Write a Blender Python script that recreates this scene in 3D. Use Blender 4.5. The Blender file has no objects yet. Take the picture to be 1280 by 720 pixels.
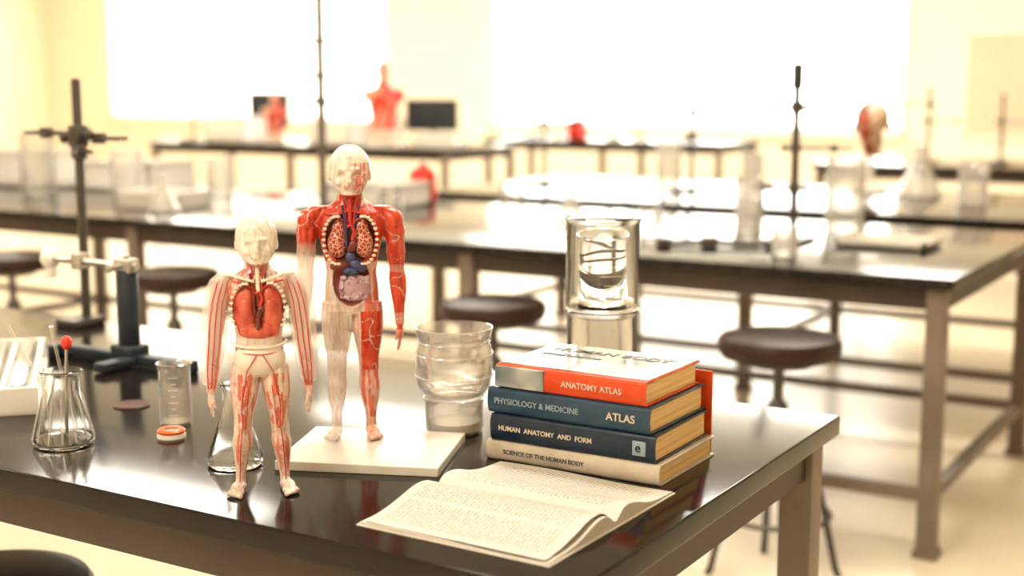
import bpy, bmesh, math, random
from mathutils import Vector, Matrix, noise
random.seed(7)
D=bpy.data
SC=bpy.context.scene
SC.view_settings.view_transform='Standard'
SC.view_settings.look='None'
SC.view_settings.exposure=0.75

# ---------------------------------------------------------------- materials
def mat(name, col=(.8,.8,.8), rough=.5, metal=0., spec=.5, trans=0., ior=1.45, alpha=1., emit=None, es=0., coat=0.):
    m=D.materials.new(name); m.use_nodes=True
    b=m.node_tree.nodes['Principled BSDF']
    b.inputs['Base Color'].default_value=(*col,1)
    b.inputs['Roughness'].default_value=rough
    b.inputs['Metallic'].default_value=metal
    b.inputs['Specular IOR Level'].default_value=spec
    b.inputs['Transmission Weight'].default_value=trans
    b.inputs['IOR'].default_value=ior
    b.inputs['Alpha'].default_value=alpha
    b.inputs['Coat Weight'].default_value=coat
    if emit:
        b.inputs['Emission Color'].default_value=(*emit,1); b.inputs['Emission Strength'].default_value=es
    return m
def N(m,t): return m.node_tree.nodes.new(t)
def Lk(m,a,b): m.node_tree.links.new(a,b)
def noisy(m, c1, c2, scale=5., stretch=(1,1,1), bump=0., detail=3., bscale=None):
    nt=m.node_tree; b=nt.nodes['Principled BSDF']
    tc=N(m,'ShaderNodeTexCoord'); mp=N(m,'ShaderNodeMapping'); mp.inputs['Scale'].default_value=stretch
    nz=N(m,'ShaderNodeTexNoise'); nz.inputs['Scale'].default_value=scale; nz.inputs['Detail'].default_value=detail
    cr=N(m,'ShaderNodeValToRGB'); cr.color_ramp.elements[0].position=.35; cr.color_ramp.elements[1].position=.65
    cr.color_ramp.elements[0].color=(*c1,1); cr.color_ramp.elements[1].color=(*c2,1)
    Lk(m,tc.outputs['Object'],mp.inputs['Vector']); Lk(m,mp.outputs[0],nz.inputs['Vector'])
    Lk(m,nz.outputs['Fac'],cr.inputs[0]); Lk(m,cr.outputs[0],b.inputs['Base Color'])
    if bump:
        bp=N(m,'ShaderNodeBump'); bp.inputs['Strength'].default_value=bump
        Lk(m,nz.outputs['Fac'],bp.inputs['Height']); Lk(m,bp.outputs[0],b.inputs['Normal'])
    return m
M={}
M['bench']=noisy(mat('black_epoxy',rough=.12,spec=.30),(.007,.0045,.0035),(.012,.008,.006),scale=14)
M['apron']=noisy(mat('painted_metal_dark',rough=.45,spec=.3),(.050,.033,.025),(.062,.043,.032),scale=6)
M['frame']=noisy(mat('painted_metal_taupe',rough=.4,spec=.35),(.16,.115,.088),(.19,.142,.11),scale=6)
M['wall']=noisy(mat('cream_wall',rough=.8),(.93,.84,.66),(.94,.86,.69),scale=2)
M['floor']=noisy(mat('vinyl_floor',rough=.28),(.89,.77,.57),(.94,.82,.63),scale=3,detail=6)
M['ceil']=noisy(mat('ceiling_tile',rough=.9),(.9,.87,.80),(.93,.9,.84),scale=8)
M['trim']=noisy(mat('white_trim',rough=.5),(.90,.85,.75),(.92,.88,.79),scale=3)
M['window_glow']=mat('daylight_panel',col=(.9,.88,.82),rough=.8,emit=(1.0,.96,.88),es=5.2)  # emissive panels standing in for bright daylight in the windows
M['window_glow2']=mat('daylight_panel_warm',col=(.9,.86,.75),rough=.8,emit=(1.0,.93,.80),es=2.8)
M['fill_glow']=mat('fill_panel_glow',col=(.9,.9,.9),rough=.8,emit=(1.0,.93,.81),es=19)  # glow of the ceiling panels added as fill light
M['steel']=noisy(mat('steel',rough=.28,metal=.9),(.45,.42,.39),(.55,.52,.48),scale=9)
M['dsteel']=noisy(mat('dark_steel',rough=.35,metal=.6),(.07,.058,.052),(.10,.088,.078),scale=9)
M['black']=noisy(mat('black_plastic',rough=.4),(.012,.010,.009),(.02,.018,.015),scale=9)
M['blued']=noisy(mat('slate_metal',rough=.4,spec=.35),(.012,.018,.027),(.025,.031,.042),scale=12)
M['seat']=noisy(mat('stool_vinyl',rough=.35,spec=.3),(.018,.006,.004),(.030,.011,.007),scale=9)
M['white']=noisy(mat('white_plastic',rough=.4),(.82,.77,.68),(.86,.81,.73),scale=7)
M['plate']=noisy(mat('marble_white',rough=.25),(.66,.61,.53),(.74,.69,.61),scale=9,detail=6)
M['red']=noisy(mat('red_plastic',rough=.35),(.65,.03,.015),(.75,.05,.025),scale=7)
M['orange']=noisy(mat('orange_plastic',rough=.3),(.75,.10,.02),(.8,.14,.03),scale=7)
M['glass']=mat('clear_glass',col=(1,.995,.98),rough=.0,trans=1.,ior=1.45)
def thin_glass(name,diff=.1,tint=(1,.97,.92)):
    m=D.materials.new(name); m.use_nodes=True; nt=m.node_tree; nt.nodes.clear()
    o=N(m,'ShaderNodeOutputMaterial'); mx=N(m,'ShaderNodeMixShader'); mx2=N(m,'ShaderNodeMixShader')
    t=N(m,'ShaderNodeBsdfTransparent'); t.inputs[0].default_value=(.97,.96,.94,1)
    g=N(m,'ShaderNodeBsdfGlossy'); g.inputs['Roughness'].default_value=.03
    df=N(m,'ShaderNodeBsdfDiffuse'); df.inputs[0].default_value=(*tint,1)
    lw=N(m,'ShaderNodeLayerWeight'); lw.inputs['Blend'].default_value=.35
    Lk(m,lw.outputs['Facing'],mx.inputs[0]); Lk(m,t.outputs[0],mx.inputs[1]); Lk(m,g.outputs[0],mx.inputs[2])
    mx2.inputs[0].default_value=diff
    Lk(m,mx.outputs[0],mx2.inputs[1]); Lk(m,df.outputs[0],mx2.inputs[2]); Lk(m,mx2.outputs[0],o.inputs[0])
    return m
M['tglass']=thin_glass('thin_glass',.08)
M['frost']=thin_glass('frosted_glass',.24)
M['milky']=thin_glass('milky_glass',.14)
M['print']=mat('white_print',(.92,.9,.85),.5)
def pages_mat():
    m=mat('page_edges',rough=.7); b=m.node_tree.nodes['Principled BSDF']
    tc=N(m,'ShaderNodeTexCoord'); mp=N(m,'ShaderNodeMapping'); mp.inputs['Scale'].default_value=(3,3,600)
    nz=N(m,'ShaderNodeTexNoise'); nz.inputs['Scale'].default_value=1.5
    cr=N(m,'ShaderNodeValToRGB'); cr.color_ramp.elements[0].position=.3; cr.color_ramp.elements[1].position=.7
    cr.color_ramp.elements[0].color=(.60,.36,.13,1); cr.color_ramp.elements[1].color=(.86,.64,.33,1)
    Lk(m,tc.outputs['Object'],mp.inputs[0]); Lk(m,mp.outputs[0],nz.inputs['Vector']); Lk(m,nz.outputs['Fac'],cr.inputs[0]); Lk(m,cr.outputs[0],b.inputs['Base Color'])
    return m
M['pages']=pages_mat()

# ---------------------------------------------------------------- mesh builder
class MB:
    def __init__(s): s.bm=bmesh.new()
    def box(s,c,d,rz=0,bev=0,rot=None):
        r=bmesh.ops.create_cube(s.bm,size=1.0)
        R=Matrix.Rotation(rz,4,'Z') if rot is None else rot
        mt=Matrix.Translation(c)@R@Matrix.Diagonal((*d,1))
        bmesh.ops.transform(s.bm,matrix=mt,verts=r['verts'])
        if bev:
            es=list({e for v in r['verts'] for e in v.link_edges})
            bmesh.ops.bevel(s.bm,geom=es,offset=bev,segments=3,affect='EDGES',profile=.6)
        return s
    def lathe(s,prof,n=40,c=(0,0,0),sx=1,sy=1):
        rings=[]
        for r,z in prof:
            if r<1e-6: rings.append([s.bm.verts.new((c[0],c[1],c[2]+z))])
            else: rings.append([s.bm.verts.new((c[0]+r*sx*math.cos(2*math.pi*i/n),c[1]+r*sy*math.sin(2*math.pi*i/n),c[2]+z)) for i in range(n)])
        for a,b in zip(rings,rings[1:]):
            for i in range(n):
                j=(i+1)%n
                if len(a)==1 and len(b)==1: continue
                if len(a)==1: s.bm.faces.new((a[0],b[j],b[i]))
                elif len(b)==1: s.bm.faces.new((a[i],a[j],b[0]))
                else: s.bm.faces.new((a[i],a[j],b[j],b[i]))
        return s
    def ell(s,c,r,rot=None,u=20,v=12):
        o=bmesh.ops.create_uvsphere(s.bm,u_segments=u,v_segments=v,radius=1)
        R=rot if rot else Matrix.Identity(4)
        bmesh.ops.transform(s.bm,matrix=Matrix.Translation(c)@R@Matrix.Diagonal((*r,1)),verts=o['verts'])
        return s
    def stack(s,pts,n=24):
        rings=[[s.bm.verts.new((x+rx*math.cos(2*math.pi*i/n),y+ry*math.sin(2*math.pi*i/n),z)) for i in range(n)] for x,y,z,rx,ry in pts]
        for a,b in zip(rings,rings[1:]):
            for i in range(n):
                j=(i+1)%n; s.bm.faces.new((a[i],a[j],b[j],b[i]))
        s.bm.faces.new(rings[0]); s.bm.faces.new(rings[-1])
        return s
    def sweep(s,pts,rad,n=10,closed=False):
        P=[Vector(p) for p in pts]; k=len(P)
        rr=rad if isinstance(rad,(list,tuple)) else [rad]*k
        rings=[]; ref=None
        for i in range(k):
            if closed: t=(P[(i+1)%k]-P[i-1])
            else: t=P[min(i+1,k-1)]-P[max(i-1,0)]
            t.normalize()
            if ref is None:
                ref=Vector((0,0,1)) if abs(t.z)<.8 else Vector((0,1,0))
            a=t.cross(ref).normalized(); b=a.cross(t).normalized(); ref=b
            rings.append([s.bm.verts.new(P[i]+(a*math.cos(2*math.pi*q/n)+b*math.sin(2*math.pi*q/n))*rr[i]) for q in range(n)])
        prs=list(zip(rings,rings[1:]))
        if closed: prs.append((rings[-1],rings[0]))
        for a,b in prs:
            for i in range(n):
                j=(i+1)%n; s.bm.faces.new((a[i],a[j],b[j],b[i]))
        if not closed: s.bm.faces.new(rings[0]); s.bm.faces.new(rings[-1])
        return s
    def obj(s,name,m=None,parent=None,smooth=True,ang=40):
        bmesh.ops.recalc_face_normals(s.bm,faces=s.bm.faces[:])
        me=D.meshes.new(name); s.bm.to_mesh(me); s.bm.free()
        o=D.objects.new(name,me); SC.collection.objects.link(o)
        if m: me.materials.append(m)
        if smooth:
            me.polygons.foreach_set('use_smooth',[True]*len(me.polygons))
            try: me.set_sharp_from_angle(angle=math.radians(ang))
            except Exception: pass
        if parent: o.parent=parent
        return o
def grp(name,loc,rz=0,sc=1):
    e=D.objects.new(name,None); SC.collection.objects.link(e); e.location=loc; e.rotation_euler=(0,0,rz); e.scale=(sc,sc,sc); e.empty_display_size=.05
    return e
def text(name,body,size,m,parent,loc,rot,ext=.0003,align='LEFT'):
    c=D.curves.new(name+'_c','FONT'); c.body=body; c.size=size; c.extrude=ext; c.align_x=align; c.align_y='CENTER'; c.offset=size*.015
    t=D.objects.new(name+'_tmp',c); SC.collection.objects.link(t)
    dg=bpy.context.evaluated_depsgraph_get(); me=D.meshes.new_from_object(t.evaluated_get(dg))
    D.objects.remove(t); me.materials.clear(); me.materials.append(m)
    o=D.objects.new(name,me); SC.collection.objects.link(o); o.parent=parent; o.location=loc; o.rotation_euler=rot
    return o
TOP=0.9
# ---------------------------------------------------------------- room
XL,XR,YB,YF,H=-16.6,2.6,14.0,-2.5,3.3
MB().box(((XL+XR)/2,(YB+YF)/2,-.05),(XR-XL+.4,YB-YF+.4,.1)).obj('floor',M['floor'],smooth=False)
MB().box(((XL+XR)/2,(YB+YF)/2,H+.05),(XR-XL+.4,YB-YF+.4,.1)).obj('ceiling',M['ceil'],smooth=False)
wins=[(-15.3,-10.3,'window_glow2'),(-8.76,-3.79,'window_glow')]
w=MB(); z0,z1=.95,3.0
xs=XL-.2
for a,b_,_ in wins:
    w.box(((xs+a)/2,YB+.1,H/2),(a-xs,.2,H)); xs=b_
    w.box(((a+b_)/2,YB+.1,z0/2),(b_-a,.2,z0)); w.box(((a+b_)/2,YB+.1,(z1+H)/2),(b_-a,.2,H-z1))
w.box(((xs+XR+.2)/2,YB+.1,H/2),(XR+.2-xs,.2,H))
w.obj('wall_back',M['wall'],smooth=False)
MB().box((XL-.1,(YB+YF)/2,H/2),(.2,YB-YF,H)).obj('wall_left',M['wall'],smooth=False)
MB().box((XR+.1,(YB+YF)/2,H/2),(.2,YB-YF,H)).obj('wall_right',M['wall'],smooth=False)
MB().box(((XL+XR)/2,YF-.1,H/2),(XR-XL+.4,.2,H)).obj('wall_front',M['wall'],smooth=False)
MB().box(((XL+XR)/2,YB-.012,.06),(XR-XL,.024,.12)).obj('baseboard_back',M['trim'],smooth=False)
for k,(a,b_,mm) in enumerate(wins):
    g=grp('window_%d'%(k+1),((a+b_)/2,YB,0))
    Wd=b_-a
    MB().box((0,.14,(z0+z1)/2),(Wd,.02,z1-z0)).obj('window_glow',M[mm],g,smooth=False)  # added glowing sheet fills the opening in place of daylight
    f=MB()
    for x in (-Wd/2+.03,Wd/2-.03): f.box((x,.03,(z0+z1)/2),(.06,.08,z1-z0))
    n=3
    for i in range(1,n): f.box((-Wd/2+Wd*i/n,.06,(z0+z1)/2),(.05,.05,z1-z0))
    for z in (z0+.03,z1-.03): f.box((0,.03,z),(Wd,.08,.06))
    f.box((0,-.04,z0-.015),(Wd+.1,.12,.03))
    f.obj('frame',M['trim'],g,smooth=False)
g=grp('notice_board',(-2.35,YB-.02,1.45))
MB().box((0,0,0),(1.7,.02,1.0)).obj('panel',noisy(mat('cork_beige',rough=.9),(.66,.53,.38),(.72,.59,.43),scale=20),g,smooth=False)
f=MB()
for x in(-.86,.86): f.box((x,-.005,0),(.03,.03,1.03))
for z in(-.51,.51): f.box((0,-.005,z),(1.75,.03,.03))
f.obj('frame',M['trim'],g,smooth=False)
for i,(x,y) in enumerate([(-1.5,-.6),(-1.5,2.6),(-5,.6),(-5,4.6),(-9,3.5),(-2,7),(-6,8.5),(-11,8.5),(-2.5,11.5),(-7,12),(-12,12)]):
    g=grp('added_fill_panel',(x,y,H-.03))  # unseen ceiling panel, added to light the room and the models
    MB().box((0,0,0),(1.5,.6,.04)).obj('housing',M['white'],g,smooth=False)
    MB().box((0,0,-.025),(1.44,.54,.012)).obj('glow_face',M['fill_glow'],g,smooth=False)

# ---------------------------------------------------------------- benches
def bench(x0,x1,y0,y1,legs,rail=True):
    g=grp('lab_bench',((x0+x1)/2,(y0+y1)/2,0)); w=x1-x0; d=y1-y0
    MB().box((0,0,TOP-.018),(w,d,.036),bev=.004).obj('worktop',M['bench'],g)
    a=MB(); i=.05; t=.05
    for y in (-d/2+i,d/2-i): a.box((0,y,TOP-.036-.035),(w-2*i,.03,.07))
    for x in (-w/2+i,w/2-i): a.box((x,0,TOP-.036-.035),(.03,d-2*i,.07))
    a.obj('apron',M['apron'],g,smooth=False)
    f=MB()
    for lx in legs:
        X=lx-(x0+x1)/2
        for y in (-d/2+i,d/2-i):
            f.box((X,y,(TOP-.038)/2),(.06,.06,TOP-.038),bev=.004)
            f.box((X,y,.012),(.075,.075,.024))
        if rail: f.box((X,0,.2),(.035,d-2*i,.04))
    if rail: 
        for y in (-d/2+i,d/2-i): f.box((0,y,.2),(w-2*i,.03,.04))
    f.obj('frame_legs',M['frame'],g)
    return g
bench(-4.2,-.732,1.345,2.356,[-4.15,-.785],rail=False)
bench(-8.2,-.965,4.18,5.68,[-8.15,-6.3,-4.5,-2.75,-1.02])
bench(-4.25,-.7,6.1,7.6,[-4.2,-2.4,-.75])
bench(-10.2,-6.6,9.8,11.0,[-10.15,-8.4,-6.65])
bench(-3.3,.8,9.7,10.9,[-3.25,-1.2,.75])
bench(-7.7,-5.0,12.1,13.1,[-7.65,-6.3,-5.05])

# ---------------------------------------------------------------- stools
def stool(x,y,h=.75,r=.184):
    g=grp('lab_stool',(x,y,0))
    MB().lathe([(0,h-.075),(r*.7,h-.075),(r*.93,h-.065),(r,h-.045),(r,h-.02),(r*.95,h-.006),(r*.8,h),(0,h+.003)],48).obj('seat',M['seat'],g)
    f=MB().lathe([(0,h-.09),(.10,h-.09),(.10,h-.075),(0,h-.075)],24)
    f.lathe([(0,.40),(.016,.40),(.016,h-.08),(0,h-.08)],16)
    f.lathe([(0,.36),(.032,.36),(.032,h-.22),(.022,h-.20),(0,h-.20)],20)
    for k in range(4):
        a=k*math.pi/2+.5; c,s_=math.cos(a),math.sin(a)
        f.sweep([(.025*c,.025*s_,h-.26),(.10*c,.10*s_,h-.33),(.19*c,.19*s_,.02),(.2*c,.2*s_,.0)],.011)
    f.sweep([(.165*math.cos(t*math.pi/12),.165*math.sin(t*math.pi/12),.2) for t in range(24)],.008,closed=True)
    f.obj('frame',M['dsteel'],g)
stool(-1.38,3.82); stool(-2.451,3.923); stool(-3.95,3.9); stool(-4.92,3.9)
stool(-2.0,1.5,.62,.18)

# ---------------------------------------------------------------- glassware
def beaker_prof(r,h,t=.0022):
    return [(0,0),(r*.9,0),(r*.98,.003),(r,.010),(r,h-.012),(r+.0015,h-.004),(r+.004,h),(r+.002,h+.0015),(r-t,h-.004),(r-t,.011),(r*.93,.006),(0,.005)]
def beaker(loc,r,h,m='tglass',name='glass_beaker',grad=True,rz=0.7,n=48,inner=None,im=None):
    g=grp(name,loc,rz)
    mb=MB().lathe(beaker_prof(r,h),n); mb.obj('vessel',M[m],g)
    if grad:
        t=MB()
        for k in range(7):
            z=h*(.2+.1*k); wd=.35 if k%2 else .6
            pts=[((r+.0006)*math.cos(a),(r+.0006)*math.sin(a),z) for a in [-1.57+wd*(q/6-.5) for q in range(7)]]
            t.sweep(pts,.0006,n=5)
        t.obj('graduations',M['print'],g)
    if inner:
        MB().lathe([(0,.006),(inner[0]*.9,.006),(inner[0],.014),(inner[0],inner[1]),(inner[0]+.003,inner[1]+.003),(inner[0]-.002,inner[1]+.002),(inner[0]-.002,.016),(0,.010)],40).obj('nested_cup',M[im or m],g)
    return g
def flask(loc,r,h,neck,m='tglass',name='conical_flask'):
    g=grp(name,loc,.6); t=.0022
    o=[(0,0),(r*.9,0),(r,.006),(r*.99,.016),(neck,h*.68),(neck,h*.95),(neck+.004,h),(neck+.002,h+.0015),(neck-t,h*.95),(neck-t,h*.68),(r*.95,.016),(r*.9,.006),(0,.005)]
    MB().lathe(o,48).obj('vessel',M[m],g)
    return g
beaker((-1.157,2.237,TOP),.066,.175,'glass','tall_beaker',grad=False)
beaker((-1.157,2.237,TOP+.178),.068,.17,'glass','tall_beaker',inner=(.048,.13))
# round wide jar on a smaller glass jar
g=beaker((-1.268,1.902,TOP),.050,.062,'milky','glass_jar',grad=False)
MB().lathe([(0,.0056),(.044,.0056),(.045,.020),(0,.022)],40).obj('white_pad',M['white'],g)
g=grp('wide_round_jar',(-1.268,1.902,TOP+.065),.7)
t_=.0024
prof=[(0,0),(.046,0),(.054,.004),(.062,.016),(.066,.036),(.066,.072),(.063,.086),(.060,.094),(.064,.106),(.067,.118)]
inn=[(r-t_,z+.001) for r,z in prof[::-1][1:-1]]
MB().lathe(prof+[(.064,.1185)]+inn+[(0,.005)],56).obj('vessel',M['milky'],g)
MB().lathe([(0,.02),(.048,.02),(.052,.03),(.054,.07),(.052,.0705),(.050,.032),(.046,.023),(0,.0225)],44).obj('inner_dish',M['glass'],g)
s=MB()
for z,r in ((.036,.0668),(.074,.0668),(.094,.0610)): s.sweep([(r*math.cos(a),r*math.sin(a),z) for a in [2*math.pi*i/48 for i in range(48)]],.0013,6,closed=True)
s.obj('rim_bands',M['frost'],g)
g=flask((-1.779,1.495,TOP),.05,.125,.031,'glass','conical_flask')
s=MB(); s.sweep([(.02,.01,.009),(.005,0,.10),(-.01,-.005,.20)],.0028); s.obj('glass_rod',M['tglass'],g)
s=MB(); s.sweep([(.0,.02,.009),(.006,.01,.10),(.012,0,.165)],.0028); s.obj('stirring_rod',M['steel'],g)
MB().ell((.0125,-.001,.172),(.009,.009,.012)).obj('red_cap',M['red'],g)
s=MB(); s.sweep([(-.02,0,.009),(-.028,-.004,.10),(-.075,-.02,.205)],.0025); s.obj('glass_rod_2',M['tglass'],g)
s=MB()
for k in range(14):
    a=2*math.pi*k/14; c,q=math.cos(a),math.sin(a)
    s.sweep([(.0505*c,.0505*q,.012),(.0325*c,.0325*q,.085)],.0016,n=6)
s.obj('glass_ribs',M['frost'],g)
beaker((-1.716,1.689,TOP),.028,.11,'tglass','measuring_beaker')
flask((-1.450,1.552,TOP),.044,.13,.018,'glass')
g=grp('petri_dish',(-1.659,1.621,TOP))
MB().lathe([(0,0),(.024,0),(.024,.006),(.02,.008),(0,.008)],36).obj('base',M['white'],g)
MB().lathe([(.012,.008),(.023,.008),(.024,.012),(.020,.015),(.012,.014)],36).obj('orange_ring',M['orange'],g)
MB().lathe([(0,.008),(.011,.008),(.011,.013),(0,.013)],24).obj('centre',M['tglass'],g)
g=grp('brown_disc',(-1.885,1.745,TOP))  # made-up plain disc, added for a round brown mark on the bench
MB().lathe([(0,0),(.032,0),(.034,.002),(.032,.004),(.026,.003),(0,.003)],40).obj('disc',noisy(mat('disc_brown',rough=.4),(.06,.018,.010),(.085,.028,.015),scale=20),g)

# slate clamp stand with wide feet
g=grp('clamp_stand',(-2.19,2.01,TOP))
f=MB()
f.box((0,0,.014),(.40,.034,.022),bev=.005)
f.box((-.19,-.012,.013),(.03,.055,.026),bev=.005); f.box((.19,-.012,.013),(.03,.055,.026),bev=.005)
f.box((.04,-.05,.012),(.034,.11,.02),bev=.005)
f.box((.02,0,.028),(.07,.05,.03),bev=.006)
f.obj('base',M['blued'],g)
f=MB().lathe([(0,.03),(.021,.03),(.023,.035),(.023,.20),(.019,.205),(0,.205)],32,c=(.02,0,0)); f.obj('post',M['blued'],g)
f=MB().lathe([(0,.2),(.008,.2),(.008,.235),(0,.235)],16,c=(.02,0,0))
f.sweep([(.055,-.002,.213),(-.22,-.002,.213)],.008); f.box((.02,0,.213),(.05,.03,.03),bev=.004); f.box((-.12,0,.213),(.03,.03,.036),bev=.004)
f.sweep([(.02,-.01,.213),(.02,-.045,.213)],.005); f.ell((.02,-.048,.213),(.011,.006,.011))
f.obj('clamp_arm',M['steel'],g)
f=MB().ell((-.215,0,.213),(.018,.024,.026)); f.lathe([(0,-.03),(.013,-.03),(.013,0),(0,0)],20,c=(-.215,0,.2)); f.obj('round_knob',M['white'],g)

# retort stands
def rstand(loc,h,clamps,rod=.006,rz=0,base=(.14,.2),m='steel',top=False):
    g=grp('retort_stand',loc,rz)
    MB().box((0,0,.009),(base[0],base[1],.018),bev=.004).obj('base',M['dsteel'],g)
    MB().lathe([(0,.018),(rod,.018),(rod,h),(rod*.6,h+.004),(0,h+.004)],16,c=(0,base[1]*.2,0)).obj('rod',M[m],g)
    f=MB(); y=base[1]*.2
    for z,a,l in clamps:
        c,s_=math.cos(a),math.sin(a)
        f.box((0,y,z),(.038,.034,.042),rz=a,bev=.004)
        f.sweep([(-.03*c,y-.03*s_,z),(l*c,y+l*s_,z)],.0065)
        f.ell((-.04*c,y-.04*s_,z),(.014,.014,.014))
        f.box((l*c,y+l*s_,z),(.03,.022,.026),rz=a,bev=.003)
        for q in (-.35,.35):
            f.sweep([(l*c,y+l*s_,z),((l+.03)*math.cos(a)-.05*q*s_,y+(l+.03)*s_+.05*q*c,z),((l+.07)*c-.04*q*s_,y+(l+.07)*s_+.04*q*c,z)],.005)
    if f.bm.verts: f.obj('clamps',M['dsteel'],g)
    if top: MB().lathe([(0,h-.09),(.022,h-.09),(.022,h),(0,h)],20,c=(0,y,0)).obj('black_cap',M['black'],g)
    return g
rstand((-2.635,2.285,TOP),.60,[(.46,.2,.06),(.47,math.pi-.1,.13),(.43,-.6,.04)],rod=.0115,base=(.07,.10),m='dsteel')
rstand((-4.1,5.0,TOP),1.05,[(.62,.3,.08),(.50,2.8,.06),(.78,.4,.06)],rod=.021,m='frame')
rstand((-1.727,4.85,TOP),.66,[(.35,.3,.14),(.50,2.9,.08),(.20,math.pi,.1)],rod=.015,top=True,m='dsteel')
rstand((-3.98,6.9,TOP),.62,[(.35,.2,.16),(.5,3.,.1)],rod=.012,m='dsteel')
rstand((-3.0,6.8,TOP),.5,[(.3,.2,.18),(.42,3.,.15)],rod=.011,m='dsteel')
rstand((-9.9,10.1,TOP),.7,[(.35,.2,.2),(.5,3.,.2)],rod=.014,m='dsteel')
rstand((-2.6,10.2,TOP),.55,[(.3,.2,.2),(.42,3.,.2)],rod=.014,m='dsteel')
rstand((-2.1,10.3,TOP),.5,[(.3,.2,.2)],rod=.014,m='dsteel')
rstand((-7.3,12.5,TOP),.6,[(.3,.2,.2),(.42,3.,.2)],rod=.014,m='dsteel')
rstand((-5.5,12.5,TOP),.5,[(.3,.2,.2),(.42,3.,.2)],rod=.014,m='dsteel')
g=grp('boss_clamp',(-1.92,4.55,TOP),.3)
f=MB().box((0,0,.02),(.06,.05,.04),bev=.006); f.sweep([(0,0,.02),(.22,.02,.015)],.011); f.sweep([(0,0,.02),(-.16,-.03,.014)],.011); f.box((-.16,-.03,.018),(.05,.07,.034),bev=.005); f.box((.22,.02,.016),(.05,.05,.03),bev=.005)
f.obj('clamp_body',M['dsteel'],g)

for (x,y,r,h) in [(-1.66,5.3,.075,.30),(-1.97,5.05,.05,.14),(-2.25,4.75,.04,.11),(-1.60,4.45,.045,.1),(-2.08,5.35,.06,.2),(-5.0,5.3,.07,.2),(-5.25,4.9,.08,.25),(-3.3,5.45,.06,.14),
    (-2.75,7.1,.06,.2),(-3.3,7.2,.07,.25),(-1.5,6.8,.07,.2),(-6.35,4.75,.09,.22),(-7.7,10.6,.08,.25),(-8.75,10.7,.1,.25),(-1.7,10.2,.08,.3),(-6.0,12.4,.08,.25),(-7.0,12.5,.08,.2),(-3.6,4.9,.05,.12),(-5.8,4.8,.09,.33)]:
    beaker((x,y,TOP),r,h,'frost' if random.random()<.5 else 'tglass',grad=False,n=28)
for (x,y,r,h) in [(-1.85,7.15,.12,.26),(-2.85,5.2,.06,.16),(-4.6,4.5,.07,.18),(-8.35,10.7,.1,.25),(-6.35,12.5,.09,.22)]:
    flask((x,y,TOP),r,h,r*.3,'frost')
def tray(loc,d,rz=0,m='white'):
    g=grp('storage_tray',loc,rz); w,l,h=d; t=.008
    f=MB().box((0,0,t/2),(w,l,t))
    for sx in(-1,1): f.box((sx*(w/2-t/2),0,h/2),(t,l,h)); f.box((sx*(w/2),0,h-.006),(.02,l+.02,.012))
    for sy in(-1,1): f.box((0,sy*(l/2-t/2),h/2),(w,t,h)); f.box((0,sy*(l/2),h-.006),(w+.02,.02,.012))
    f.obj('tray_body',M[m],g,smooth=False); return g
tray((-1.38,4.93,TOP),(.32,.22,.03)); tray((-4.0,5.33,TOP),(.45,.26,.11)); tray((-5.7,5.4,TOP),(.5,.35,.16))
tray((-6.5,5.35,TOP),(.6,.35,.2)); tray((-7.4,5.3,TOP),(.5,.35,.22)); tray((-7.1,4.7,TOP),(.5,.3,.1),.2); tray((-4.85,4.75,TOP),(.35,.25,.07),.2)
tray((-8.0,10.1,TOP),(.5,.35,.2)); tray((-9.3,10.1,TOP),(.5,.35,.25)); tray((-6.9,10.15,TOP),(.4,.3,.13)); tray((-1.2,10.2,TOP),(.5,.4,.12))
g=grp('red_bottle',(-3.90,5.58,TOP))
MB().lathe([(0,0),(.06,0),(.07,.01),(.07,.13),(.05,.165),(.022,.175),(.02,.185),(0,.185)],28).obj('bottle',M['red'],g)
MB().lathe([(0,.185),(.024,.185),(.024,.205),(0,.205)],20).obj('cap',M['white'],g)
g=grp('red_container',(-6.72,12.4,TOP))
MB().box((0,0,.1),(.17,.15,.2),bev=.02).obj('body',M['red'],g); MB().lathe([(0,.2),(.04,.2),(.04,.24),(0,.24)],20).obj('cap',M['white'],g)
def monitor(loc,rz,w=.5,h=.34):
    g=grp('computer_monitor',loc,rz)
    MB().box((0,0,.12+h/2),(w,.03,h),bev=.008).obj('casing',M['black'],g)
    MB().box((0,-.017,.12+h/2),(w-.04,.004,h-.04)).obj('screen',mat('screen_glass',(.02,.03,.04),.1),g,smooth=False)
    f=MB().box((0,.02,.08),(.05,.02,.16)); f.box((0,.02,.008),(.2,.16,.016),bev=.004); f.obj('stand',M['black'],g)
monitor((-7.40,10.75,TOP),.5,.50,.30); monitor((-9.3,10.6,TOP),.6,.4,.36)

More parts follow.
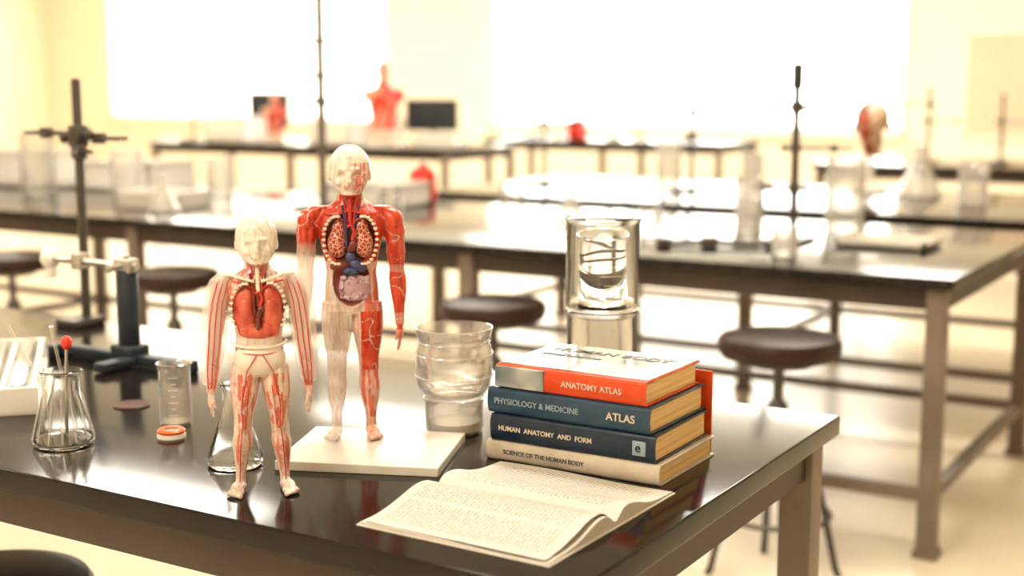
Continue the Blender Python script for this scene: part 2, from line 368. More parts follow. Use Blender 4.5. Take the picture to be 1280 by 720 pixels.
# ---------------------------------------------------------------- books
def cover(name,c,c2=None,rough=.3):
    return noisy(mat(name,rough=rough,coat=.15,spec=.35),c,c2 or tuple(v*1.2 for v in c),scale=20)
def book(g,name,x0,x1,y0,y1,z0,T,cm,spine_m=None,rz=0,back=None):
    b=grp(name,((x0+x1)/2,(y0+y1)/2,z0),rz); 
    w=x1-x0; d=y1-y0; t=.003
    MB().box((0,.002,T-t/2),(w,d-.004,t),bev=.001).obj('front_board',cm,b)
    MB().box((0,.002,t/2),(w,d-.004,t),bev=.001).obj('back_board',back or cm,b)
    s=MB(); n=14; ring=[]
    for k,x in enumerate((-w/2,w/2)):
        o=[];i_=[]
        for q in range(n+1):
            a=-math.pi/2+math.pi*q/n
            o.append(s.bm.verts.new((x,-d/2+.002-.007*math.cos(a),T/2+T/2*math.sin(a))))
            i_.append(s.bm.verts.new((x,-d/2+.005-.007*math.cos(a),T/2+(T/2-.003)*math.sin(a))))
        ring.append((o,i_))
    (o1,i1),(o2,i2)=ring
    for q in range(n):
        s.bm.faces.new((o1[q],o1[q+1],o2[q+1],o2[q])); s.bm.faces.new((i1[q],i1[q+1],i2[q+1],i2[q]))
        s.bm.faces.new((o1[q],o1[q+1],i1[q+1],i1[q])); s.bm.faces.new((o2[q],o2[q+1],i2[q+1],i2[q]))
    s.obj('spine',spine_m or cm,b)
    p=MB().box((0,.0,T/2),(w-.010,d-.012,T-2*t)); p.obj('page_block',M['pages'],b,smooth=False)
    return b
O=cover('orange_cover',(.60,.050,.008),(.66,.068,.011)); BL=cover('blue_cover',(.013,.040,.075),(.020,.055,.095)); NV=cover('navy_cover',(.005,.014,.030),(.009,.022,.043))
GR=cover('silver_cover',(.44,.37,.28),(.60,.52,.41))
def pic_cover():
    m=mat('photo_cover',rough=.14,coat=.25,spec=.35); b=m.node_tree.nodes['Principled BSDF']
    tc=N(m,'ShaderNodeTexCoord'); nz=N(m,'ShaderNodeTexNoise'); nz.inputs['Scale'].default_value=10; nz.inputs['Detail'].default_value=2
    cr=N(m,'ShaderNodeValToRGB'); e=cr.color_ramp.elements
    e[0].position=.36; e[0].color=(.10,.14,.15,1); e[1].position=.56; e[1].color=(.56,.52,.46,1)
    x=e.new(.46); x.color=(.30,.31,.30,1)
    Lk(m,tc.outputs['Object'],nz.inputs['Vector']); Lk(m,nz.outputs['Fac'],cr.inputs[0]); Lk(m,cr.outputs[0],b.inputs['Base Color']); return m
PC=pic_cover()
Z=TOP
ink=mat('dark_ink',(.05,.05,.06),.5); cream=mat('cream_print',(.66,.56,.42),.5); pal=mat('pale_print',(.28,.34,.38),.5)
RX=(math.pi/2,0,0)
b=book(None,'textbook',-1.130,-.825,1.790,1.995,Z,.032,GR)
text('title','SCIENCE OF THE HUMAN BODY',.010,ink,b,(-.12,-.1082,.016),RX)
b=book(None,'textbook',-1.122,-.835,1.790,1.992,Z+.0325,.043,NV,rz=.01)
text('title','HUMAN  ANATOMY  AND  FORM',.011,cream,b,(-.128,-.1065,.022),RX); 
MB().box((.118,-.1045,.022),(.022,.006,.022),bev=.001).obj('logo',pal,b); text('logo_letter','e',.02,NV,b,(.112,-.108,.023),RX)
b=book(None,'textbook',-1.128,-.842,1.792,1.992,Z+.076,.041,BL,rz=-.008)
text('title','PHYSIOLOGY & MEDICINE',.013,pal,b,(-.13,-.1055,.021),RX); text('author','ATLAS',.017,cream,b,(.07,-.1055,.021),RX)
b=book(None,'textbook',-1.115,-.85,1.795,1.985,Z+.1175,.038,O,rz=-.015,back=O)
MB().box((-.088,-.0935,.019),(.090,.0165,.0335),bev=.003).obj('spine_label',PC,b)
text('title','ANATOMY ATLAS',.013,cream,b,(-.012,-.1008,.019),RX)
MB().box((0,.004,.0387),(.262,.182,.0012)).obj('cover_picture',PC,b,smooth=False)
text('cover_title','HUMAN BODY',.032,ink,b,(-.11,.05,.0396),(0,0,0))
text('cover_sub','clinical reference',.016,ink,b,(-.11,.01,.0396),(0,0,0))
g=grp('orange_folder',(-.93,2.002,TOP))
MB().box((-.014,0,.068),(.220,.004,.136),bev=.001).obj('sleeve',O,g)

# open book
def open_pages_mat():
    m=mat('printed_page',rough=.55,spec=.3); b=m.node_tree.nodes['Principled BSDF']
    tc=N(m,'ShaderNodeTexCoord'); sp=N(m,'ShaderNodeSeparateXYZ'); Lk(m,tc.outputs['Object'],sp.inputs[0])
    def mth(op,a,bv=None,c=None):
        n=N(m,'ShaderNodeMath'); n.operation=op
        for i,v in enumerate((a,bv,c)):
            if v is None: continue
            if isinstance(v,(int,float)): n.inputs[i].default_value=v
            else: Lk(m,v,n.inputs[i])
        return n.outputs[0]
    fx=mth('FRACT',mth('MULTIPLY',sp.outputs['X'],150.)); row=mth('LESS_THAN',fx,.5)
    ay=mth('ABSOLUTE',sp.outputs['Y']); m1=mth('GREATER_THAN',ay,.02); m2=mth('LESS_THAN',ay,.16)
    m3=mth('LESS_THAN',mth('ABSOLUTE',sp.outputs['X']),.128)
    m4=mth('GREATER_THAN',mth('ABSOLUTE',mth('SUBTRACT',ay,.09)),.004)
    mp=N(m,'ShaderNodeMapping'); mp.inputs['Scale'].default_value=(150,360,1); Lk(m,tc.outputs['Object'],mp.inputs[0])
    vz=N(m,'ShaderNodeTexNoise'); vz.inputs['Scale'].default_value=1.; vz.inputs['Detail'].default_value=0; Lk(m,mp.outputs[0],vz.inputs['Vector'])
    wd=mth('GREATER_THAN',vz.outputs['Fac'],.42)
    mk=mth('MULTIPLY',mth('MULTIPLY',mth('MULTIPLY',row,m1),mth('MULTIPLY',m2,m3)),mth('MULTIPLY',wd,m4))
    mx=N(m,'ShaderNodeMix'); mx.data_type='RGBA'; Lk(m,mk,mx.inputs['Factor'])
    mx.inputs['A'].default_value=(.58,.53,.455,1); mx.inputs['B'].default_value=(.33,.29,.24,1)
    Lk(m,mx.outputs['Result'],b.inputs['Base Color']); return m
g=grp('open_book',(-.948,1.592,TOP),-.02)
OP=open_pages_mat()
s=MB(); nx,ny=20,48; hw,L2=.178,.15
def hz(y):
    a=abs(y)/hw; return .004+.016*math.exp(-((a-.22)/.28)**2)*(1-math.exp(-(a/.07)**2)) + .004*(1-a)
top=[];bot=[]
for i in range(nx+1):
    x=-L2+2*L2*i/nx
    top.append([s.bm.verts.new((x,-hw+2*hw*j/ny,hz(-hw+2*hw*j/ny)+.0015*math.sin(i*.3)*(abs(-1+2*j/ny)))) for j in range(ny+1)])
    bot.append([s.bm.verts.new((x,-hw+2*hw*j/ny,.0015)) for j in range(ny+1)])
for A in (top,bot):
    for i in range(nx):
        for j in range(ny): s.bm.faces.new((A[i][j],A[i+1][j],A[i+1][j+1],A[i][j+1]))
for i in range(nx):
    for j in (0,ny): s.bm.faces.new((top[i][j],top[i+1][j],bot[i+1][j],bot[i][j]))
for j in range(ny):
    for i in (0,nx): s.bm.faces.new((top[i][j],top[i][j+1],bot[i][j+1],bot[i][j]))
s.obj('pages',OP,g)
MB().box((0,0,.00075),(.306,.362,.0015)).obj('cover',M['plate'],g,smooth=False)
s=MB(); A=[]
for i in range(nx+1):
    x=-L2+.006+(2*L2-.012)*i/nx
    A.append([s.bm.verts.new((x,-hw*j/20*.985,hz(-hw*j/20*.985)+.0022+.006*math.sin(math.pi*j/20)**2)) for j in range(21)])
for i in range(nx):
    for j in range(20): s.bm.faces.new((A[i][j],A[i+1][j],A[i+1][j+1],A[i][j+1]))
s.obj('loose_page',OP,g)

# test tube rack at the far left
g=grp('test_tube_rack',(-2.26,1.675,TOP),math.radians(-42))
p=MB(); p.box((0,0,.004),(.5,.28,.008),bev=.002)
for sx in(-1,1): p.box((sx*.245,0,.026),(.01,.28,.05),bev=.002)
for j in range(6): p.box((0,-.13+.052*j,.046),(.48,.010,.008),bev=.001)
p.obj('rack_body',M['white'],g)
p=MB()
for i in range(15):
    for j in range(5):
        p.lathe([(0,.010),(.008,.012),(.011,.02),(.011,.052),(.0125,.054),(.009,.054),(.009,.02),(0,.016)],12,c=(-.224+.032*i,-.104+.052*j,0))
p.obj('tubes',M['frost'],g)
# display plate
g=grp('display_plate',(-1.296,1.708,TOP),math.radians(22))
MB().box((0,0,.0075),(.26,.215,.015),bev=.002).obj('slab',M['plate'],g)
PZ=TOP+.015

# ---------------------------------------------------------------- anatomical figures
def flesh_mat(name,fib=.25,rough=.33):
    m=mat(name,rough=rough,coat=.25); b=m.node_tree.nodes['Principled BSDF']
    at=N(m,'ShaderNodeVertexColor'); at.layer_name='Col'
    tc=N(m,'ShaderNodeTexCoord'); mp=N(m,'ShaderNodeMapping'); mp.inputs['Scale'].default_value=(260,260,28)
    nz=N(m,'ShaderNodeTexNoise'); nz.inputs['Scale'].default_value=1; nz.inputs['Detail'].default_value=4
    Lk(m,tc.outputs['Object'],mp.inputs[0]); Lk(m,mp.outputs[0],nz.inputs['Vector'])
    cr=N(m,'ShaderNodeValToRGB'); cr.color_ramp.elements[0].position=.35; cr.color_ramp.elements[1].position=.62
    cr.color_ramp.elements[0].color=(1-fib,1-fib*1.2,1-fib*1.3,1); cr.color_ramp.elements[1].color=(1,1,1,1)
    Lk(m,nz.outputs['Fac'],cr.inputs[0])
    mx=N(m,'ShaderNodeMix'); mx.data_type='RGBA'; mx.blend_type='MULTIPLY'; mx.inputs['Factor'].default_value=1
    Lk(m,at.outputs['Color'],mx.inputs['A']); Lk(m,cr.outputs[0],mx.inputs['B']); Lk(m,mx.outputs['Result'],b.inputs['Base Color'])
    Lk(m,at.outputs['Alpha'],b.inputs['Alpha'])
    bp=N(m,'ShaderNodeBump'); bp.inputs['Strength'].default_value=.3; bp.inputs['Distance'].default_value=.001
    Lk(m,nz.outputs['Fac'],bp.inputs['Height']); Lk(m,bp.outputs[0],b.inputs['Normal'])
    return m
FL=flesh_mat('model_plastic')
def lerp(a,b,t): t=max(0,min(1,t)); return tuple(x*(1-t)+y*t for x,y in zip(a,b))
def lungmat():
    m=mat('lung_tissue',rough=.3,coat=.3); b=m.node_tree.nodes['Principled BSDF']
    tc=N(m,'ShaderNodeTexCoord'); v=N(m,'ShaderNodeTexVoronoi'); v.feature='DISTANCE_TO_EDGE'; v.inputs['Scale'].default_value=150
    cr=N(m,'ShaderNodeValToRGB'); cr.color_ramp.elements[0].position=.03; cr.color_ramp.elements[1].position=.13
    cr.color_ramp.elements[0].color=(.75,.42,.30,1); cr.color_ramp.elements[1].color=(.36,.025,.012,1)
    Lk(m,tc.outputs['Object'],v.inputs['Vector']); Lk(m,v.outputs['Distance'],cr.inputs[0]); Lk(m,cr.outputs[0],b.inputs['Base Color']); return m
OM=dict(lung=lungmat(),lung2=noisy(mat('lung_plain',rough=.35,coat=.2),(.42,.030,.014),(.64,.13,.075),scale=70,stretch=(1,1,.35)),
  heart=noisy(mat('heart',rough=.3,coat=.4),(.10,.007,.005),(.20,.015,.010),scale=60), bone=noisy(mat('bone',rough=.4),(.78,.68,.52),(.85,.77,.64),scale=60),
  liver=noisy(mat('liver',rough=.3,coat=.3),(.15,.02,.012),(.22,.035,.02),scale=40), blue=noisy(mat('stomach_blue',rough=.3,coat=.3),(.02,.028,.09),(.05,.06,.16),scale=50),
  lilac=noisy(mat('intestine',rough=.35,coat=.3),(.42,.24,.28),(.58,.40,.42),scale=60), artery=mat('artery',(.55,.03,.015),.35), vein=mat('vein',(.03,.035,.12),.35),
  eye=mat('eye',(.75,.70,.64),.15), iris=mat('iris',(.25,.18,.14),.2), shell=mat('clear_pink_shell',(.95,.82,.76),.12,alpha=.32,coat=.5))
def figure(loc,rz,S,small):
    g=grp('anatomical_model',loc,rz)
    s=MB(); X=lambda *v: tuple(S*q for q in v)
    tw=1.0 if not small else .96
    st=[(0,0,.43,.070,.052),(0,0,.47,.092,.060),(0,0,.52,.090,.057),(0,0,.57,.084,.054),(0,0,.63,.092,.058),(0,0,.69,.108,.066),(0,0,.74,.118,.068),(0,.002,.775,.108,.058),(0,.004,.795,.075,.046),(0,.005,.815,.047,.040),(0,.004,.86,.038,.038)]
    s.stack([X(a*tw,b_,c,d*tw,e_) for a,b_,c,d,e_ in st],32)
    hk=1.07 if small else 1.0
    hb=[((0,.010,.924),(.070,.080,.076)),((0,-.008,.900),(.063,.068,.078)),((0,-.020,.878),(.050,.053,.058)),((0,-.045,.840),(.026,.022,.018)),((0,-.078,.893),(.009,.013,.020)),((0,-.084,.882),(.012,.010,.008)),
        ((0,-.066,.921),(.040,.010,.007)),((0,-.070,.864),(.019,.008,.004)),((0,-.069,.857),(.017,.008,.005)),((.066,.008,.896),(.006,.014,.020)),((-.066,.008,.896),(.006,.014,.020)),
        ((.030,-.052,.880),(.019,.017,.017)),((-.030,-.052,.880),(.019,.017,.017))]
    for c,r in hb: s.ell(X(c[0]*hk,c[1]*hk,.9+(c[2]-.9)*1.0),X(*(q*hk for q in r)))
    for sg in (-1,1):
        if small: arm=[(.100,.004,.790,.030,.028),(.118,.004,.772,.032,.032),(.132,.004,.74,.036,.034),(.140,.004,.68,.035,.033),(.148,.002,.62,.031,.030),(.155,0,.56,.026,.026),(.160,-.004,.52,.027,.026),(.166,-.010,.45,.024,.022),(.171,-.018,.39,.017,.016),(.173,-.02,.37,.016,.018)]
        else: arm=[(.100,.004,.795,.030,.028),(.120,.004,.780,.032,.034),(.136,.004,.75,.039,.040),(.146,.002,.71,.038,.040),(.150,0,.665,.031,.036),(.151,0,.635,.033,.036),(.153,0,.585,.025,.028),(.156,-.004,.545,.030,.029),(.159,-.008,.500,.027,.026),(.160,-.014,.45,.019,.019),(.161,-.018,.41,.016,.016),(.162,-.02,.39,.015,.018)]
        s.stack([X(sg*a,b_,c,d,e_) for a,b_,c,d,e_ in arm],20)
        if not small: s.ell(X(sg*.142,-.010,.745),X(.036,.036,.042)); s.ell(X(sg*.150,-.014,.66),X(.024,.028,.04))
        hx,hzz=arm[-1][0],arm[-1][2]
        s.ell(X(sg*hx,-.024,hzz-.024),X(.013,.023,.030))
        for k,(yo,ln) in enumerate([(-.042,.036),(-.030,.042),(-.018,.039),(-.007,.030)]):
            s.sweep([X(sg*hx,yo,hzz-.038),X(sg*(hx-.002),yo-.002,hzz-.045-ln*.5),X(sg*(hx-.008),yo-.004,hzz-.045-ln)],[.0062*S,.0058*S,.0045*S],8)
        s.sweep([X(sg*(hx-.002),-.036,hzz-.008),X(sg*(hx-.010),-.054,hzz-.026),X(sg*(hx-.014),-.058,hzz-.048)],[.007*S,.0065*S,.005*S],8)
        fx=.082 if small else .060
        def lx(z): return sg*(.050+(fx-.050)*(1-z/.47))
        leg=[(.47,.048,.053),(.43,.051,.056),(.38,.050,.056),(.33,.043,.048),(.28,.033,.037),(.250,.032,.037),(.215,.031,.034),(.18,.035,.041),(.14,.029,.033),(.09,.020,.023),(.05,.017,.021),(.012,.019,.024)]
        k1=1.04 if small else 1.06
        s.stack([X(lx(z),.004 if z<.22 else 0,z,a*k1,b_) for z,a,b_ in leg],20)
        s.ell(X(lx(.25),-.03,.25),X(.014,.012,.018))
        Rt=Matrix.Rotation(sg*.22,4,'Z'); fk=1.18 if small else 1.05
        base=Vector(X(sg*fx,0,0))
        def fp(x,y,z): return base+Rt@Vector(X(x*fk,y*fk,z*fk))
        def fr(*r): return X(*(q*fk for q in r))
        s.ell(fp(0,.008,.016),fr(.019,.024,.016)); s.ell(fp(0,-.028,.020),fr(.021,.045,.018),Rt); s.ell(fp(0,-.055,.012),fr(.026,.032,.012),Rt)
        for k in range(5):
            xx=sg*(-.020+.0105*k); s.ell(fp(xx,-.084+.006*k,.009),fr(.0075 if k==0 else .0055,.013,.008),Rt,10,8)
    o=s.obj('body',None,g)
    for v in o.data.vertices: v.co.z=max(v.co.z,0.)
    md=o.modifiers.new('r','REMESH'); md.mode='VOXEL'; md.voxel_size=.00155 if small else .00165
    sm=o.modifiers.new('s','SMOOTH'); sm.iterations=5; sm.factor=.5
    dg=bpy.context.evaluated_depsgraph_get(); me=D.meshes.new_from_object(o.evaluated_get(dg)); o.modifiers.clear(); o.data=me
    ca=me.color_attributes.new('Col','FLOAT_COLOR','POINT')
    WH=(.80,.70,.60); RD=(.48,.022,.008); OR=(.66,.058,.015); PK=(.76,.36,.26); DK=(.10,.006,.004)
    for v in me.vertices:
        x,y,z=[q/S for q in v.co]
        for sg in(-1,1):
            e=((x-sg*.024)/.015)**2+((z-.903)/.011)**2
            if e<1 and y<-.03: v.co.y+=.010*S*(1-e)
        n=noise.noise(Vector((x*70,y*70,z*9)))
        n2=noise.noise(Vector((x*25+5,y*25,z*14)))
        vein=abs(noise.noise(Vector((x*38,y*38,z*22+3))))
        band=abs(noise.noise(Vector((x*16+z*10,y*16,z*16-x*12))))
        cw=(x/.084)**2+((z-.69)/.088)**2; cb=(x/.062)**2+((z-.545)/.085)**2
        if small: cw=(x/.090)**2+((z-.672)/.105)**2
        arm=abs(x)>.112 and z<.80
        if not arm and y<-.005 and not small and (cw<1 or (cb<1)):
            v.co.y+=.034*S*(1-min(cw,cb))**.5
        if small and not arm and y<-.005 and cw<1: v.co.y+=.024*S*(1-cw)**.5
        if not small and (x>.02 or z>.6) and z<.8 and not (cw<1 or cb<1) and band<.05: 
            nn=Vector((x-(.15 if arm else 0)*(1 if x>0 else -1),y,0)); 
            if nn.length>1e-4: v.co-=nn.normalized()*.0011*(1-band/.05)
        if not small:
            if z>.835:
                c=lerp(WH,(.85,.78,.70),.5); a=.97
                if x>.004 and y<.03 and .84<z<.94:
                    t=min(1,(x-.004)/.02)*(.35+.65*(n>-.05)); c=lerp(c,OR if vein>.10 else (.8,.6,.5),t*.8)
                for sg in(-1,1):
                    if ((x-sg*.024)/.013)**2+((z-.903)/.009)**2<1 and y<0: c=lerp(c,(.5,.3,.2),.45)  # shade of the eye sockets painted into the vertex colour
                if abs(x)<.018 and .856<z<.869 and y<-.05: c=(.70,.33,.25)
            elif z>.79 and abs(x)<.075:
                c=RD if n>-.15 else lerp(RD,WH,.6); a=1
            elif arm:
                if x>0:
                    c=lerp(OR,RD,.8*(n<-.1)); a=1
                    if band<.03: c=lerp(c,WH,.5)
                    elif band<.055: c=lerp(c,DK,.4)
                    if .57<z<.595 or .395<z<.43: c=lerp(c,WH,.30)
                    if z<.375: c=lerp(PK,OR,.3)
                else:
                    t=(z-.64)/.04; c=lerp(lerp(WH,PK,.25),OR if n>-.1 else RD,t); a=.55+.45*max(0,min(1,t))
                    if t>.5 and band<.03: c=lerp(c,WH,.55)
            elif z>.61:
                c=OR if n>-.1 else RD; a=1
                if band<.04: c=lerp(c,WH,.4)
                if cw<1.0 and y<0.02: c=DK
            elif z>.44:
                c=lerp(WH,PK,.35+.3*n2); a=.85
                if x>.045: c=lerp(OR,WH,.15 if n>0 else .6); a=1
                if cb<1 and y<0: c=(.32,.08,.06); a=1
            else:
                if x>0:
                    a=1
                    if z>.235: 
                        c=OR if n>-.12 else RD
                        if x<.030 or band<.03: c=lerp(WH,PK,.5)
                        elif band<.055: c=lerp(c,DK,.4)
                    elif z>.07: c=lerp(PK,OR,.7) if n>.08 else lerp(WH,PK,.75)
                    else: c=lerp(PK,WH,.25) if n<.15 else lerp(PK,RD,.4)
                else:
                    c=lerp(WH,PK,.12+.3*max(0,n)); a=.6
        else:
            a=.9; c=WH
            if z>.835:
                c=lerp(WH,(.86,.80,.72),.5); a=.93
                if vein<.02: c=lerp(c,PK,.25)
            elif z>.79 and abs(x)<.07: c=lerp(WH,RD,.75) if n>-.05 else WH
            elif arm:
                c=lerp(WH,PK,.28); a=.75
                if vein<.055: c=lerp(c,OR,.65)
                if n>.32: c=lerp(c,PK,.6)
            elif z>.57:
                c=lerp(WH,PK,.4) if n>-.1 else lerp(PK,OR,.4)
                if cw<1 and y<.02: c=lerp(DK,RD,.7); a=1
            elif z>.44:
                c=lerp(WH,PK,.12); a=.9
            else:
                c=lerp(WH,PK,.2); a=.95
                if z>.26 and n>.10: c=lerp(PK,OR,.6)
                elif z>.07 and n>.16: c=lerp(PK,OR,.5)
                elif vein<.045: c=PK
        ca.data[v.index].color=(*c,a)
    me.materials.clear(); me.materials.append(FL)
    me.polygons.foreach_set('use_smooth',[True]*len(me.polygons))
    e=MB(); ey=-.050 if small else -.048
    for sg in(-1,1): e.ell(X(sg*.024,ey,.903),X(.011,.010,.009),None,14,10)
    e.obj('eyes',OM['eye'],g)
    e=MB()
    for sg in(-1,1): e.ell(X(sg*.024,ey-.0085,.903),X(.004,.003,.004),None,10,8)
    e.obj('irises',OM['iris'],g)
    l=MB()
    for sg in(-1,1):
        l.ell(X(sg*.043,-.038,.672),X(.034,.032,.050)); l.ell(X(sg*.037,-.036,.715),X(.026,.026,.040))
        if small: l.ell(X(sg*.046,-.034,.645),X(.041,.032,.052)); l.ell(X(sg*.036,-.034,.605),X(.038,.028,.034)); l.ell(X(sg*.05,-.030,.70),X(.036,.030,.05))
    l.obj('lungs',OM['lung2' if small else 'lung'],g)
    h=MB().ell(X(.006,-.058,.665),X(.016,.016,.027),Matrix.Rotation(.4,4,'Y')); 
    if small: h.ell(X(-.002,-.056,.625),X(.011,.014,.035)); h.ell(X(0,-.054,.70),X(.010,.014,.03))
    h.obj('heart',OM['heart'],g)
    t=MB(); t.sweep([X(0,-.036,.84),X(0,-.046,.80),X(0,-.052,.76),X(.003,-.056,.73)],.007*S); 
    for k in range(8): t.sweep([X(.0085*math.cos(q*math.pi/6),-.041-.0016*k+.0085*math.sin(q*math.pi/6),.825-.011*k) for q in range(12)],.0014*S,6,closed=True)
    t.obj('trachea',OM['bone'] if small else OM['artery'],g)
    t=MB()
    t.sweep([X(.006,-.066,.685),X(.014,-.066,.715),X(.006,-.062,.735),X(-.012,-.056,.73)],.0055*S)
    for sg in(-1,1):
        t.sweep([X(sg*.008,-.058,.725),X(sg*.014,-.052,.76),X(sg*.018,-.044,.80),X(sg*.024,-.040,.84)],.0032*S)
        t.sweep([X(sg*.010,-.054,.745),X(sg*.05,-.060,.768),X(sg*.09,-.048,.775)],.0028*S)
    t.obj('arteries',OM['artery'],g)
    t=MB()
    t.sweep([X(-.012,-.068,.66),X(-.014,-.066,.70),X(-.016,-.058,.75),X(-.026,-.044,.80)],.0042*S)
    t.sweep([X(.012,-.058,.72),X(.022,-.052,.76),X(.03,-.042,.80)],.0036*S)
    t.obj('veins',OM['vein'] if not small else OM['heart'],g)
    t=MB()
    for sg in(-1,1):
        if small: t.sweep([X(sg*.012,-.060,.772),X(sg*.05,-.062,.784),X(sg*.09,-.042,.795),X(sg*.125,-.02,.796)],[.005*S,.004*S,.004*S,.005*S])
        NB=26
        for k in range(NB):
            a=2*math.pi*k/NB; ca_=math.cos(a)
            if ca_<-.25 or (small and math.sin(a)<-.75): continue
            xx=.044+(.050 if small else .045)*ca_; zz=(.675 if small else .685)+(.092 if small else .080)*math.sin(a)
            yy=-.064*math.sqrt(max(.1,1-(xx/.118)**2))-.006
            t.ell(X(sg*xx,yy,zz),X(.0075,.007,.0052),None,10,8)
        if small:
            for k in range(6):
                z=.745-.022*k; w_=.110+.004*min(k,3)-.004*max(0,k-3)
                t.sweep([X(sg*w_*math.cos(q),-.068*math.sin(q)+.002,z+.012*(1-math.sin(q))) for q in [i*math.pi/2/7-.3 for i in range(4)]],.0030*S,6)
    for k in range(10): t.ell(X(0,.0,.46+.03*k),X(.012,.012,.011),None,10,8)
    t.obj('ribs_and_clavicles',OM['bone'],g)
    if not small:
        MB().ell(X(-.032,-.042,.600),X(.040,.024,.020),Matrix.Rotation(-.2,4,'Y')).obj('liver',OM['liver'],g)
        t=MB().ell(X(.022,-.052,.600),X(.034,.024,.020),Matrix.Rotation(.5,4,'Y')); t.ell(X(.0,-.054,.628),X(.018,.018,.022)); t.ell(X(.0,-.052,.580),X(.028,.02,.016)); t.obj('stomach',OM['blue'],g)
        pts=[]
        for r_ in range(5):
            for q in range(9):
                xx=-.035+.085*q/8; xx=xx if r_%2==0 else .015-xx
                pts.append(X(xx+.004,-.050-.008*math.sin(q*2.2+r_),.556-.0165*r_+.005*math.sin(q*2.6)))
        t=MB().sweep(pts,.0085*S,10); t.ell(X(.012,-.036,.52),X(.055,.028,.048)); t.obj('intestines',OM['lilac'],g)
    else:
        t=MB().ell(X(0,-.040,.590),X(.072,.026,.024)); t.obj('diaphragm',OM['lung2'],g)
        t=MB()
        t.sweep([X(.096*math.cos(a),-.066*math.sin(a)-.006,.552-.014*math.sin(a)) for a in [math.pi*i/24 for i in range(25)]],.0045*S)
        t.obj('iliac_crest',OM['bone'],g)
        t=MB().ell(X(0,-.026,.492),X(.092,.052,.066)); t.obj('pelvis_bowl',mat('pelvis_plastic',(.80,.70,.60),.3,alpha=.95),g)
        t=MB()
        t.sweep([X(.084*math.cos(a),-.070*math.sin(a)-.006,.530-.016*math.sin(a)) for a in [math.pi*i/24 for i in range(2,23)]],.0022*S)
        for sg in(-1,1):
            t.sweep([X(sg*.010,-.078,.515),X(sg*.025,-.080,.49),X(sg*.045,-.073,.455),X(sg*.052,-.060,.42),X(sg*.060,-.052,.36)],.0020*S)
        t.obj('iliac_arteries',OM['artery'],g)
        t=MB()
        for sg in(-1,1):
            for q in range(3):
                o_=(-.018+.018*q)
                t.sweep([X(sg*(.118+o_),-.030,.775),X(sg*(.140+o_),-.042,.70),X(sg*(.150+o_*1.1),-.040,.62),X(sg*(.157+o_),-.036,.54),X(sg*(.166+o_*.9),-.036,.46),X(sg*(.171+o_*.6),-.036,.39)],.0022*S,6)
            t.sweep([X(sg*.060,-.056,.40),X(sg*.068,-.052,.32),X(sg*.066,-.044,.25),X(sg*.075,-.041,.18),X(sg*.080,-.027,.09),X(sg*.082,-.032,.04)],.0022*S,6)
            t.sweep([X(sg*.040,-.054,.40),X(sg*.048,-.050,.32),X(sg*.054,-.040,.25)],.0018*S,6)
        t.obj('limb_vessels',OM['artery'],g)
        for sg in(-1,1):
            t=MB().stack([X(sg*a,.006,c,d,e_) for a,c,d,e_ in [(.106,.800,.026,.03),(.126,.775,.040,.040),(.139,.73,.046,.042),(.150,.66,.048,.044),(.158,.58,.046,.042),(.165,.50,.042,.038),(.171,.43,.035,.034),(.175,.40,.028,.028)]],28)
            t.obj('skin_shell',OM['shell'],g)
    return g
figure((-1.366,1.748,PZ),math.radians(36),.482,False)
figure((-1.322,1.472,TOP),math.radians(42),.408,True)

# background torso model
def bg_torso(loc,rz,S):
    g=grp('torso_model',loc,rz)
    s=MB(); X=lambda *v: tuple(S*q for q in v)
    s.stack([X(*p) for p in [(0,0,.06,.15,.10),(0,0,.15,.17,.11),(0,0,.30,.15,.10),(0,0,.45,.17,.115),(0,0,.58,.20,.12),(0,0,.66,.18,.10),(0,0,.70,.09,.07),(0,0,.78,.06,.06)]],32)
    s.ell(X(0,0,.88),X(.085,.10,.12)); s.ell(X(0,-.05,.84),X(.06,.05,.07)); s.ell(X(0,-.1,.87),X(.015,.02,.025))
    for sg in(-1,1): s.ell(X(sg*.20,0,.60),X(.055,.06,.08)); s.ell(X(sg*.10,0,.06),X(.08,.08,.06))
    o=s.obj('torso',None,g)
    md=o.modifiers.new('r','REMESH'); md.mode='VOXEL'; md.voxel_size=.008*S/.7
    sm=o.modifiers.new('s','SMOOTH'); sm.iterations=5
    dg=bpy.context.evaluated_depsgraph_get(); me=D.meshes.new_from_object(o.evaluated_get(dg)); o.modifiers.clear(); o.data=me
    ca=me.color_attributes.new('Col','FLOAT_COLOR','POINT')
    for v in me.vertices:
        x,y,z=[q/S for q in v.co]; n=noise.noise(Vector((x*18,y*18,z*5)))
        c=(.76,.42,.28)
        if x>-.02 or n>.1: c=(.55,.025,.010)
        if z>.75: c=(.62,.14,.08) if x>-.02 else (.80,.55,.42)
        if abs(x)<.1 and y<0 and z<.62: c=(.60,.04,.02) if n>-.1 else (.85,.45,.35)
        if z<.20: c=(.84,.60,.48)
        ca.data[v.index].color=(*c,1)
    me.materials.clear(); me.materials.append(FL); me.polygons.foreach_set('use_smooth',[True]*len(me.polygons))
    MB().box(X(0,0,.02),X(.4,.3,.04),bev=.01).obj('base',M['white'],g)
bg_torso((-7.40,9.98,TOP),.6,.78)
bg_torso((-8.70,10.0,TOP),.7,.50)
g=grp('anatomical_head',(-2.17,7.35,TOP),.05)
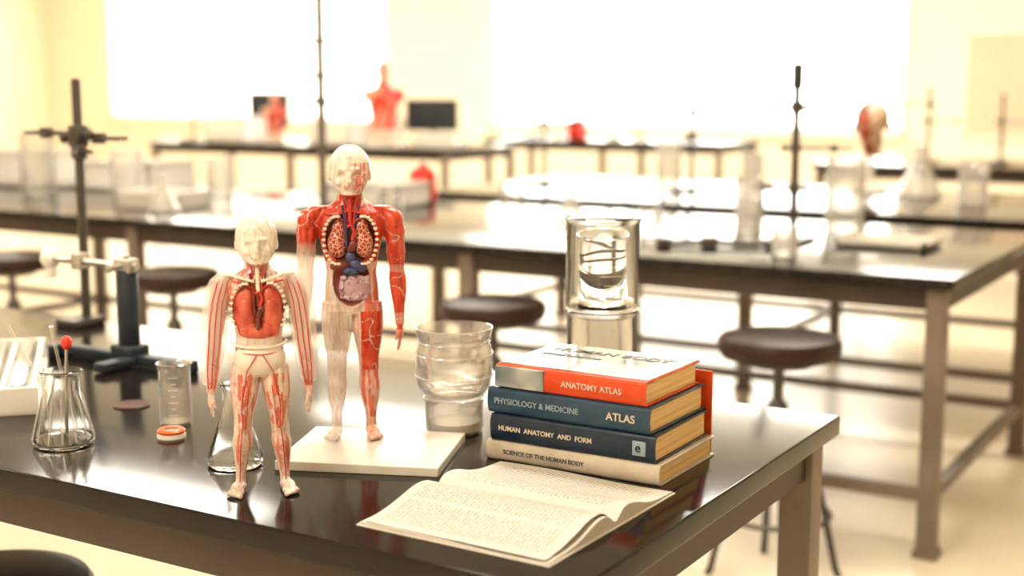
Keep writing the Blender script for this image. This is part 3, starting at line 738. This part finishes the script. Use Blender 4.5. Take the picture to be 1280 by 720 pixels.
MB().lathe([(0,0),(.10,0),(.10,.02),(.03,.03),(.018,.05),(.018,.2),(0,.2)],32).obj('stand',M['white'],g)
s=MB()
s.ell((0,.01,.40),(.095,.115,.095)); s.ell((0,-.03,.34),(.07,.08,.09)); s.ell((0,-.075,.275),(.035,.03,.025)); s.ell((0,-.118,.345),(.013,.02,.028)); s.ell((0,-.095,.385),(.055,.02,.012))
s.stack([(0,.03,.19,.05,.05),(0,.02,.24,.05,.055),(0,.01,.30,.055,.06)],24); s.ell((.095,.01,.345),(.012,.022,.032)); s.ell((-.095,.01,.345),(.012,.022,.032))
o=s.obj('head',None,g); md=o.modifiers.new('r','REMESH'); md.mode='VOXEL'; md.voxel_size=.005; sm=o.modifiers.new('s','SMOOTH'); sm.iterations=4
me=D.meshes.new_from_object(o.evaluated_get(bpy.context.evaluated_depsgraph_get())); o.modifiers.clear(); o.data=me
ca=me.color_attributes.new('Col','FLOAT_COLOR','POINT')
for v in me.vertices:
    x,y,z=v.co; n=noise.noise(Vector((x*30,y*30,z*20)))
    c=(.40,.12,.05) if x<.02 else (.74,.48,.30)
    if x<.02 and n>.1: c=(.60,.05,.02)
    if z>.42: c=(.72,.52,.36) if x>.0 else (.30,.08,.04)
    ca.data[v.index].color=(*c,1)
me.materials.clear(); me.materials.append(FL); me.polygons.foreach_set('use_smooth',[True]*len(me.polygons))

# ---------------------------------------------------------------- light & camera
wd=D.worlds.new('World'); SC.world=wd; wd.use_nodes=True
wd.node_tree.nodes['Background'].inputs[0].default_value=(1,.93,.82,1); wd.node_tree.nodes['Background'].inputs[1].default_value=1.0
cam=D.cameras.new('camera'); co=D.objects.new('camera',cam); SC.collection.objects.link(co)
cam.sensor_width=36; cam.lens=1698/1280*36; cam.clip_start=.05
pb=math.atan(260/1698)
co.location=(0,0,1.5); co.rotation_euler=(math.pi/2-pb,0,math.radians(31.2))
cam.dof.use_dof=True; cam.dof.focus_distance=2.08; cam.dof.aperture_fstop=2.2
SC.camera=co
